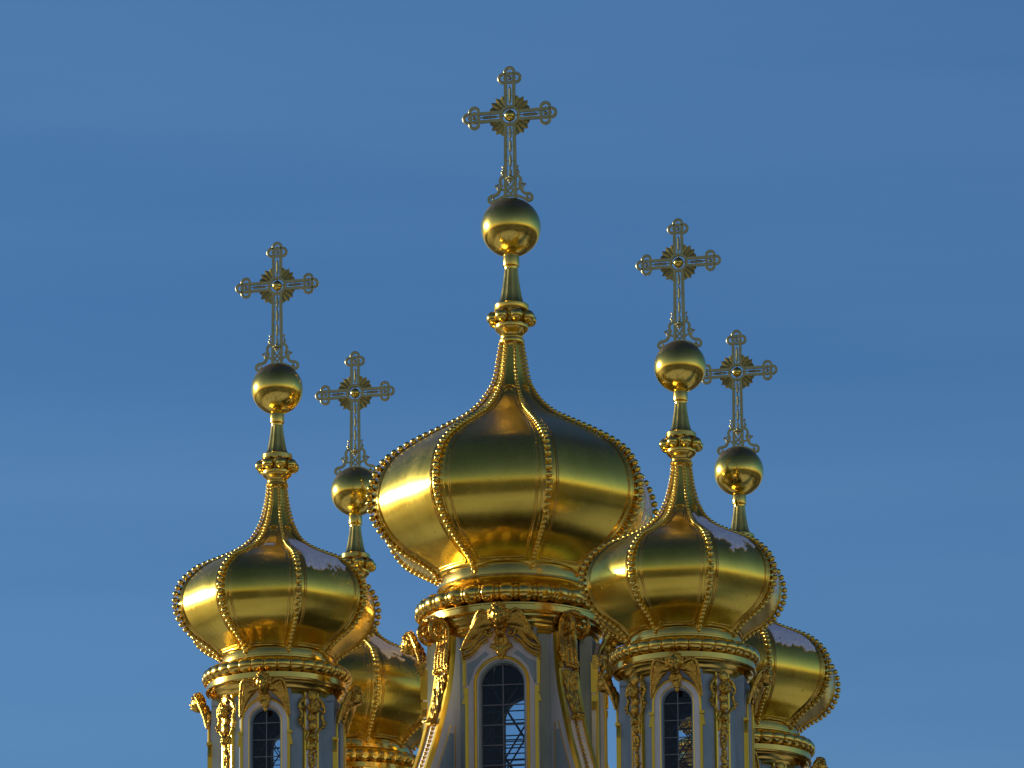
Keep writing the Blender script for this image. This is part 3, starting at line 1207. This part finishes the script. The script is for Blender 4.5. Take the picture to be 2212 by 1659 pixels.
def make_pilaster_small(T):
    sp, cv = T.sp, T.cv
    yr = 1560
    s = cv.s(yr)
    r = sp['drum_r']
    F = T.frame(pi / 4, r, yr)
    top = (cv.z(sp['drum_top']) - cv.z(yr)) / s
    bot = -(cv.z(yr) - T.zr) / s
    b = MB()
    b.M = F
    b.box((0, 1.0, (top + bot) / 2 - 1), (15, 5.5, (top - bot) / 2 - 1))
    p = b.build('pilaster', 'white', T.root, 30)
    g = MB()
    g.M = F
    for sx in (-1, 1):
        g.box((sx * 16.6, 0.2, (top + bot) / 2 - 2), (1.9, 6.4, (top - bot) / 2 - 2))
    g.build('gilt_edge', 'paintgold', p, 30)
    o = MB()
    o.M = F @ Matrix.Diagonal((1.22, 1.15, 1.1, 1))
    # plume, mask, side scrolls
    for i in range(5):
        a = -50 + 25 * i
        feather(o, 0, 18, 13 * sin(R(a)), 20 + 22 * cos(R(a)), 4.0, -8, 3.5)
    head(o, 0, -12, 4, 10.5, 13.5, True)
    for sx in (-1, 1):
        pts = spiral(sx * 20, 8, 2.5, 7.5, 0, sx * 300, 18)
        o.tube([(x, -7, z) for x, z in pts], 2.4, 6)
        c = catmull([(sx * 13, 26), (sx * 22, 18), (sx * 27, 4), (sx * 21, -8), (sx * 25, -22), (sx * 18, -34), (sx * 11, -44)], 18)
        o.tube([(q.x, -6, q.y) for q in c], [3.4, 3.6, 3.8, 3.8, 3.6, 3.2, 3.0, 3.0, 3.2, 3.6, 3.8, 3.6, 3.4, 3.0, 3.0, 3.0, 2.8, 2.6, 2.2], 6)
        o.ell((sx * 27, -7, -22), 4.6, None, 8, 6)
        o.ell((sx * 24, -7, -30), 4.0, None, 8, 6)
    o.ell((0, -7, -14), (11, 6, 10), None, 10, 8)
    o.ell((0, -9, -30), (9, 6, 11), None, 10, 8)
    head(o, 0, -9, -52, 8.0, 10.5, False)
    for sx in (-1, 1):
        feather(o, sx * 4, -36, sx * 14, -62, 3.6, -5, 3.5)
        feather(o, sx * 6, -50, sx * 10, -82, 3.2, -5, 3.2)
    o.ell((0, -6, -70), (8, 6, 9), None, 10, 8)
    rr = random.Random(11)
    z = -78
    while z > bot + 10:
        wdt = 6.5 + 2.5 * sin(z * 0.12)
        for i in range(3):
            o.ell((rr.uniform(-wdt, wdt) * .7, -5 - rr.uniform(0, 2.5), z + rr.uniform(-2, 2)), (rr.uniform(2.4, 4.2), 3.4, rr.uniform(3, 5.5)), rot2(rr.uniform(-50, 50)), 8, 6)
        z -= 4.6
    o.sculpt('ornament', 'carved', p, 0.9 * s, 0.4 * s, 55)
    for k in range(1, 4):
        spin(p, k * pi / 2)


def make_bracket_big(T):
    sp, cv = T.sp, T.cv
    yr = 1500
    s = cv.s(yr)
    top_y, bot_y = 1404, sp['base_y']
    tab = [(1400, 186), (1440, 187), (1480, 191), (1530, 200), (1580, 214), (1640, 234), (1700, 255), (1800, 290), (1900, 318), (2000, 338), (2100, 350)]
    r0 = sp['drum_r'] - 12
    zf = lambda y: (cv.z(y) - cv.z(yr)) / s
    F = T.frame(pi / 4, 0, yr)
    ys = [1404 + (bot_y - 1404) * i / 40 for i in range(41)]
    th = 25.0
    tab = smooth_tab(tab, 1)
    rf = lambda y: interp(tab, y)
    # web
    b = MB()
    b.M = F
    rows = []
    for y in ys:
        o = rf(y) - 4
        z = zf(y) if y < bot_y - 1 else -(cv.z(yr) - T.zr) / s
        rows.append([(-th, -r0, z), (-th, -o, z), (th, -o, z), (th, -r0, z)])
    b.grid(rows, True, True, True)
    br = b.build('bracket', 'white', T.root, 30)
    # gilded outer edges (two rims) and bead string between
    g = MB()
    g.M = F
    for sx in (-1, 1):
        rows = []
        for y in ys:
            o, z = rf(y), zf(y)
            x0, x1 = sx * (th - 6.5), sx * (th + 1.6)
            rows.append([(x0, -o + 5, z), (x0, -o - 1.5, z), (x1, -o - 1.5, z), (x1, -o + 11, z)])
        g.grid(rows, True, True, True)
        # gold line framing the side panel
        pts = []
        for y in ys[11:30]:
            pts.append((sx * (th + 0.3), -(rf(y) - 30), zf(y)))
        if pts:
            g.tube(pts, 1.4, 5)
            g.tube([(sx * (th + 0.3), -(r0 + 24), zf(ys[11])), (sx * (th + 0.3), -(r0 + 24), zf(ys[29]))], 1.4, 5)
    g.build('gilt_edge', 'paintgold', br, 30)
    # azure side panel
    pnl = MB()
    pnl.M = F
    for sx in (-1, 1):
        rows = []
        for y in ys[12:29]:
            a, c = r0 + 27, rf(y) - 33
            if c > a + 1:
                rows.append([(sx * (th + .35), -a, zf(y)), (sx * (th + .35), -c, zf(y)), (sx * (th - .5), -c, zf(y)), (sx * (th - .5), -a, zf(y))])
        if len(rows) > 1:
            pnl.grid(rows, True, True, True)
    pnl.build('side_panel', 'blue', br, 30)
    bd = MB()
    bd.M = F
    y = 1585
    while y < bot_y - 5:
        bd.ell((0, -rf(y) + 2.5, zf(y)), (4.4, 4.0, 4.4), None, 10, 8)
        y += 9.2
    bd.build('bead_string', 'carved', br, 60)
    # volute : scroll roll seen from the side
    v = MB()
    v.M = F
    R1 = 218
    zc = zf(1392)
    for sx in (-1, 1):
        pts = spiral(-R1, zc, 4, 25, 90, 90 + 560, 48)
        v.tube([(sx * 21, a, c) for a, c in pts], [2.4 + 3.4 * i / 48 for i in range(49)], 8)
    rows = []
    for i in range(33):
        a = 2 * pi * i / 32
        rows.append([(x, -R1 + q * cos(a), zc + q * sin(a)) for x, q in ((-20, 14), (-18, 23), (-11, 25), (-6, 23), (0, 26.5), (6, 23), (11, 25), (18, 23), (20, 14))])
    v.grid(rows)
    # neck under the volute curling into the bracket
    c = catmull([(-R1 + 8, zc + 26), (-R1 + 26, zc + 10), (-R1 + 30, zc - 22), (-R1 + 24, zc - 50), (-R1 + 22, zc - 80)], 16)
    for x in (-17, -6, 6, 17):
        v.tube([(x, p.x - 1, p.y) for p in c], [5.5] * 17, 8)
    # acanthus cap
    for i in range(7):
        a = -60 + 20 * i
        feather(v, 14 * sin(R(a)), zc + 14, 26 * sin(R(a)), zc + 20 + 14 * cos(R(a)), 5, -R1 + 4 - 4 * cos(R(a)), 5)
    for i in range(4):
        v.ell((rnd.uniform(-12, 12), -R1 - 12, zc + 22 + rnd.uniform(-3, 6)), (5, 5, 5), None, 8, 6)
    vol = v.sculpt('volute', 'carved', br, 0.9 * s, 0.4 * s, 50)
    # garland : flowers, hanging drapery and end curl
    o = MB()
    o.M = F
    rr = random.Random(5)

    def rosette(x, d, z, r):
        o.ell((x, d, z), (r * .45, r * .5, r * .45), None, 8, 6)
        for i in range(6):
            a = i * pi / 3
            o.ell((x + r * .7 * cos(a), d + r * .15, z + r * .7 * sin(a)), (r * .42, r * .35, r * .42), None, 8, 6)
    for (x, y, r) in ((-17, 1450, 9), (14, 1446, 8), (0, 1468, 11), (-22, 1475, 7), (20, 1470, 8), (-8, 1490, 8), (10, 1494, 8), (0, 1440, 8)):
        rosette(x, -rf(y) - 7, zf(y), r)
    for i in range(26):
        y = rr.uniform(1430, 1505)
        o.ell((rr.uniform(-22, 22), -rf(y) - rr.uniform(1, 8), zf(y)), (rr.uniform(2.5, 5), 4, rr.uniform(3, 7)), rot2(rr.uniform(-70, 70)), 8, 6)
    for i in range(9):
        x = -16 + 4 * i
        n = 16
        y_end = 1588 - abs(i - 4) * 5
        pts, rad = [], []
        ph = rr.uniform(0, 6)
        for k in range(n + 1):
            y = 1488 + (y_end - 1488) * k / n
            taper = 1 - 0.35 * k / n
            pts.append((x * taper + 1.4 * sin(k * .8 + ph), -rf(y) - 3.5 - 1.8 * sin(k * .6 + ph * 2), zf(y)))
            rad.append(3.2 + 1.2 * sin(k * 1.1 + ph))
        o.tube(pts, rad, 7)
    ye = 1592
    pts = spiral(-rf(ye) - 14, zf(ye) + 2, 3, 10, 200, -40, 18)
    for x in (-8, -3, 3, 8):
        o.tube([(x, a, c) for a, c in pts], 3.4, 7)
    o.ell((0, -rf(ye) - 2, zf(ye)), (15, 6, 6), None, 10, 8)
    o.sculpt('garland', 'carved', br, 0.9 * s, 0.5 * s, 50)
    for k in range(1, 4):
        spin(br, k * pi / 2)
    # outer face leaf at the rear of the lower bracket
    return br


# ------------------------------------------------------------------ build towers
cC = Conv(0)
ZR = cC.z(2080)
T = Tower(BIG, -0.6 / PPM, 0, 'domed_tower', ZR)
make_cross(T)
make_upper(T)
make_dome(T)
make_ring(T)
make_drum(T)
make_cherub_big(T)
make_bracket_big(T)
tag(T.root, 'tallest and largest gilded onion dome tower in the middle of the five', 'church tower', 'gilded onion dome towers of the church')
TC = T

XF, YF = plan(-1, -1)
TS = Tower(SMALL, XF, YF, 'domed_tower', ZR)
make_cross(TS)
make_upper(TS)
make_dome(TS)
make_ring(TS)
make_drum(TS)
make_cherub_small(TS)
make_pilaster_small(TS)
grp = 'gilded onion dome towers of the church'
tag(TS.root, 'small gilded onion dome tower standing clear at the far left, snow on its right side', 'church tower', grp)
small = {'FL': TS.root}
for key, (u, v), lab in (('FR', (1, -1), 'small gilded onion dome tower just right of the big central one, overlapping its edge'),
                         ('BL', (-1, 1), 'rear small gilded onion dome tower showing between the leftmost and the central tower'),
                         ('BR', (1, 1), 'rear small gilded onion dome tower at the far right, snow cap on its dome')):
    c = copy_tree(TS.root)
    x, y = plan(u, v)
    c.location = (x, y, ZR)
    tag(c, lab, 'church tower', grp)
    small[key] = c


# ------------------------------------------------------------------ snow on the domes
def snow_patch(T, root, gore, ya, yb, label, seed=1, lo=0.32, hi=0.34, t0=-0.9, t1=0.95, thick=4.5, tilt=0.0, rag=0.35):
    """sheet of snow lying on one gore between heights ya (upper) and yb (lower)"""
    cv = T.cv
    bod = [(y, r) for y, r in T.body]
    nu, nv = 60, 60
    top, bot, keep = {}, {}, {}
    for i in range(nu + 1):
        for j in range(nv + 1):
            y = ya + (yb - ya) * i / nu
            r = interp(bod, y)
            w = 5.0 + 0.055 * r
            tm = pi / 8 - w / r
            f = t0 + (t1 - t0) * j / nv
            t = tm * f
            n = noise.fractal(Vector((f * 2.2, i / nu * 5.0, seed * 7.3)), 0.7, 2.1, 5)
            e = (i / nu)
            # lower boundary is ragged, upper one thinner
            lim = 1.0 - rag * (0.5 + 0.8 * n + 0.5 * noise.noise(Vector((f * 17, e * 6, seed)))) - tilt * (f - t0) / (t1 - t0)
            k = min(1.0, max(0.0, (lim - e) * 7.0), max(0.0, (e - 0.02 + 0.10 * n) * 9), max(0, (f - t0 + 0.02 + .1 * n) * 12), max(0, (t1 + 0.02 - f + .1 * n) * 12))
            keep[i, j] = k
            h = thick * (0.3 + 0.7 * sqrt(k)) * (0.85 + 0.5 * noise.noise(Vector((f * 14, e * 14, seed))))
            a = gore + t
            q, z = T.P(r * rim_scale(t) + h, y)
            top[i, j] = (q * sin(a), -q * cos(a), z + h * 0.25 * cv.s(y))
            q, z = T.P(r * rim_scale(t) - 0.5, y)
            bot[i, j] = (q * sin(a), -q * cos(a), z)
    faces = []
    idx = {}
    vs = []

    def vid(kind, i, j):
        key = (kind, i, j)
        if key not in idx:
            idx[key] = len(vs)
            vs.append(top[i, j] if kind else bot[i, j])
        return idx[key]
    cells = {(i, j) for i in range(nu) for j in range(nv) if (keep[i, j] + keep[i + 1, j] + keep[i, j + 1] + keep[i + 1, j + 1]) / 4 > 0.18}
    for (i, j) in cells:
        faces.append((vid(1, i, j), vid(1, i, j + 1), vid(1, i + 1, j + 1), vid(1, i + 1, j)))
        for (a, c, di, dj) in (((i, j), (i, j + 1), -1, 0), ((i + 1, j), (i + 1, j + 1), 1, 0), ((i, j), (i + 1, j), 0, -1), ((i, j + 1), (i + 1, j + 1), 0, 1)):
            if (i + di, j + dj) not in cells:
                faces.append((vid(1, *a), vid(1, *c), vid(0, *c), vid(0, *a)))
    b = MB()
    b.v, b.f = vs, faces
    o = b.build('snow_patch', 'snow', None, 60)
    o.location = root.location
    o.rotation_euler = root.rotation_euler
    tag(o, label, 'snow patch', 'snow lying on the gilded domes')
    return o


g45 = pi / 4
snow_patch(TS, small['FL'], g45, 1175, 1288, 'ragged snow patch on the shoulder of the far left dome', 1, tilt=0.10, rag=0.30)
snow_patch(TS, small['FL'], 0, 1192, 1202, 'thin snow smear high on the front panel of the far left dome', 5, t0=-0.5, t1=0.5, thick=1.5, rag=0.6)
snow_patch(TS, small['FR'], g45, 1165, 1280, 'ragged snow patch on the shoulder of the small dome right of the central one', 2, tilt=0.05, rag=0.30)
snow_patch(TS, small['BR'], g45, 1165, 1286, 'broad snow cap on the dome at the far right rear', 3, rag=0.16, thick=4.5)
snow_patch(TS, small['BL'], g45, 1170, 1268, 'snow patch on the rear dome between left and central towers', 4, rag=0.3, tilt=0.1)
snow_patch(TS, small['FR'], 2 * g45, 1200, 1390, 'frost streak on the right flank of the small dome right of the central one', 6, t0=-0.9, t1=0.2, thick=1.6, rag=0.6, tilt=.3)
snow_patch(TS, small['BR'], 2 * g45, 1200, 1390, 'frost streak on the right flank of the far right rear dome', 7, t0=-0.9, t1=0.2, thick=1.6, rag=0.6, tilt=.3)
snow_patch(TC, TC.root, 2 * g45, 980, 1180, 'frost streak on the right flank of the big central dome', 8, t0=-0.3, t1=0.9, thick=1.8, rag=0.5, tilt=.2)

# ------------------------------------------------------------------ the church below the towers (below the picture)
ch = bpy.data.objects.new('church', None)
COL.objects.link(ch)
ch.rotation_euler.z = ROT
tag(ch, 'azure and white baroque church body carrying the five gilded towers', 'church')
W = HALF + 3.2
zr = ZR
b = MB()
b.box((0, 0, (zr - 0.9) / 2), (W, W, (zr - 0.9) / 2))
b.build('wall', 'blue', ch)
b = MB()
for k in range(4):
    m = Matrix.Rotation(k * pi / 2, 4, 'Z')
    for x in (-W + 0.5, -W / 3, W / 3, W - 0.5):
        p = m @ Vector((x, -W - 0.12, 0))
        b.M = m
        b.box((x, -W - 0.10, (zr - 1) / 2), (0.35, 0.22, (zr - 1) / 2 - 0.01))
        b.M = Matrix.Identity(4)
b.build('pilasters', 'white', ch)
b = MB()
b.box((0, 0, zr - 0.62), (W + 0.5, W + 0.5, 0.3))
b.build('cornice', 'white', ch)
b = MB()
b.box((0, 0, zr - 0.16), (W + 0.35, W + 0.35, 0.16))
b.build('roof', 'roof', ch)
b = MB()
for k in range(4):
    b.M = Matrix.Rotation(k * pi / 2, 4, 'Z')
    for x in (-W * .66, 0, W * .66):
        for z0 in (6, 14, 21):
            b.box((x, -W - 0.02, z0), (0.9, 0.06, 1.9))
b.build('window', 'inner', ch)

# ------------------------------------------------------------------ ground, courtyard, woods
g = MB()
n = 48
rad = [0.0, 40, 90, 200, 400, 800, 1600, 3200, 6000]
rows = [[(max(r, 0.01) * cos(2 * pi * j / n), max(r, 0.01) * sin(2 * pi * j / n), 0) for j in range(n)] for r in rad]
g.grid(rows, True)
tag(g.build('ground', 'ground', None), 'snow covered park ground around the church', None, None, 'structure')
g = MB()
rows = [[(max(r, 0.01) * cos(2 * pi * j / n), max(r, 0.01) * sin(2 * pi * j / n) - 20, 0.02) for j in range(n)] for r in (0, 30, 64)]
g.grid(rows, True)
tag(g.build('courtyard', 'yard', None), 'trodden snowy courtyard round the church', None, None, 'structure')

g = MB()
rr = random.Random(2)
rows = []
NR, NA = 40, 220
for i in range(NR):
    d = 300 * (5200 / 300) ** (i / (NR - 1))
    row = []
    for j in range(NA):
        a = 2 * pi * j / NA
        q = d * (1 + 0.10 * noise.noise(Vector((cos(a) * 3, sin(a) * 3, 1.0))))
        h = 0.0 if i == 0 else 15 + 7 * noise.noise(Vector((q * cos(a) * .05, q * sin(a) * .05, 3))) + rr.uniform(-3.5, 3.5)
        row.append((q * cos(a), q * sin(a), max(0, h)))
    rows.append(row)
g.grid(rows, True)
tag(g.build('woods', 'wood', None, 10), 'far wood of bare winter trees around the park', 'wood', None, 'stuff')

# ------------------------------------------------------------------ light
SUN_EL = R(10.3)
SUN_AZ = R(-73.0)                 # clockwise from +Y
sd = Vector((sin(SUN_AZ) * cos(SUN_EL), cos(SUN_AZ) * cos(SUN_EL), sin(SUN_EL)))
lt = bpy.data.lights.new('sun', 'SUN')
lt.energy = 5.0
lt.angle = R(0.6)
lt.color = (1.0, 0.91, 0.76)
so = bpy.data.objects.new('sun', lt)
COL.objects.link(so)
so.rotation_euler = sd.to_track_quat('Z', 'Y').to_euler()
so.location = sd * 200

w = bpy.data.worlds.new('World')
scene.world = w
w.use_nodes = True
nt = w.node_tree
sky = nt.nodes.new('ShaderNodeTexSky')
sky.sky_type = 'NISHITA'
sky.sun_disc = False
sky.sun_elevation = SUN_EL
sky.sun_rotation = SUN_AZ % (2 * pi)
sky.altitude = 0
sky.air_density = 1.0
sky.dust_density = 0.3
sky.ozone_density = 3.0
bg = nt.nodes['Background']
tn = nt.nodes.new('ShaderNodeMix')
tn.data_type = 'RGBA'
tn.blend_type = 'MULTIPLY'
tn.inputs['Factor'].default_value = 1.0
nt.links.new(sky.outputs['Color'], tn.inputs['A'])
gi = nt.nodes.new('ShaderNodeTexCoord')
sx = nt.nodes.new('ShaderNodeSeparateXYZ')
nt.links.new(gi.outputs['Generated'], sx.inputs[0])
# cold dry winter air: whiter haze at the horizon, deeper blue overhead
rp = ramp(nt, sx.outputs['Z'], [(0.0, (1.0, 0.85, 0.68, 1)), (0.12, (0.66, 0.72, 0.80, 1)), (0.21, (0.57, 0.79, 1.04, 1)), (0.34, (0.51, 0.75, 1.03, 1)),
                                (0.70, (0.46, 0.50, 0.80, 1)), (1.0, (0.44, 0.42, 0.74, 1))])
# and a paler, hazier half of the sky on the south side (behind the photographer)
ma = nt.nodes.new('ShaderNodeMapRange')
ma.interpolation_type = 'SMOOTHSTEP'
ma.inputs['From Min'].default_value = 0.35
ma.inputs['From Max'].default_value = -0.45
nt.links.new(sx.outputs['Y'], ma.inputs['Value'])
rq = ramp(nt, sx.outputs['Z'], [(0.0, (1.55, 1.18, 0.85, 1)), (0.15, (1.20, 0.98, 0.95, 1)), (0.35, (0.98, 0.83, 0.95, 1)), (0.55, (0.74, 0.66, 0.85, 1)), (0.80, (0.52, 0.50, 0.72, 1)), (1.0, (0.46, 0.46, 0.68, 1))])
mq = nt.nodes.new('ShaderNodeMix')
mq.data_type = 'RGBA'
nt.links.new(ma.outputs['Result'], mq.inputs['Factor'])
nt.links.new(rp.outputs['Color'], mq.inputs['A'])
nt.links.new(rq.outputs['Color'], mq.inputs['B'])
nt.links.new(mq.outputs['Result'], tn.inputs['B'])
# faint high wisps
wm = nt.nodes.new('ShaderNodeMapping')
wm.inputs['Scale'].default_value = (2.2, 2.2, 26.0)
wm.inputs['Rotation'].default_value = (0.0, R(4), 0.0)
nt.links.new(gi.outputs['Generated'], wm.inputs['Vector'])
wn = nt.nodes.new('ShaderNodeTexNoise')
wn.inputs['Scale'].default_value = 1.6
wn.inputs['Detail'].default_value = 5.0
nt.links.new(wm.outputs['Vector'], wn.inputs['Vector'])
wr = ramp(nt, wn.outputs['Fac'], [(0.35, (0.93, 0.95, 0.96, 1)), (0.70, (1.24, 1.13, 1.05, 1))])
wx = nt.nodes.new('ShaderNodeMix')
wx.data_type = 'RGBA'
wx.blend_type = 'MULTIPLY'
wx.inputs['Factor'].default_value = 1.0
nt.links.new(tn.outputs['Result'], wx.inputs['A'])
nt.links.new(wr.outputs['Color'], wx.inputs['B'])
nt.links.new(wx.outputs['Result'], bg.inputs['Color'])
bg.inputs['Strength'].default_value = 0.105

# ------------------------------------------------------------------ camera
cam = bpy.data.cameras.new('camera')
co = bpy.data.objects.new('camera', cam)
COL.objects.link(co)
co.location = (0, -DIST, CAMZ)
co.rotation_euler = (Matrix.Rotation(pi / 2 + E0, 4, 'X') @ Matrix.Rotation(-ROLL, 4, 'Z')).to_euler()
cam.sensor_width = 36
cam.lens = 36 * FOC / 2212
cam.shift_x = -0.86 / 2212
cam.clip_end = 20000
scene.camera = co
scene.view_settings.view_transform = 'Standard'
scene.view_settings.look = 'None'
scene.view_settings.exposure = 0.27
scene.view_settings.gamma = 1
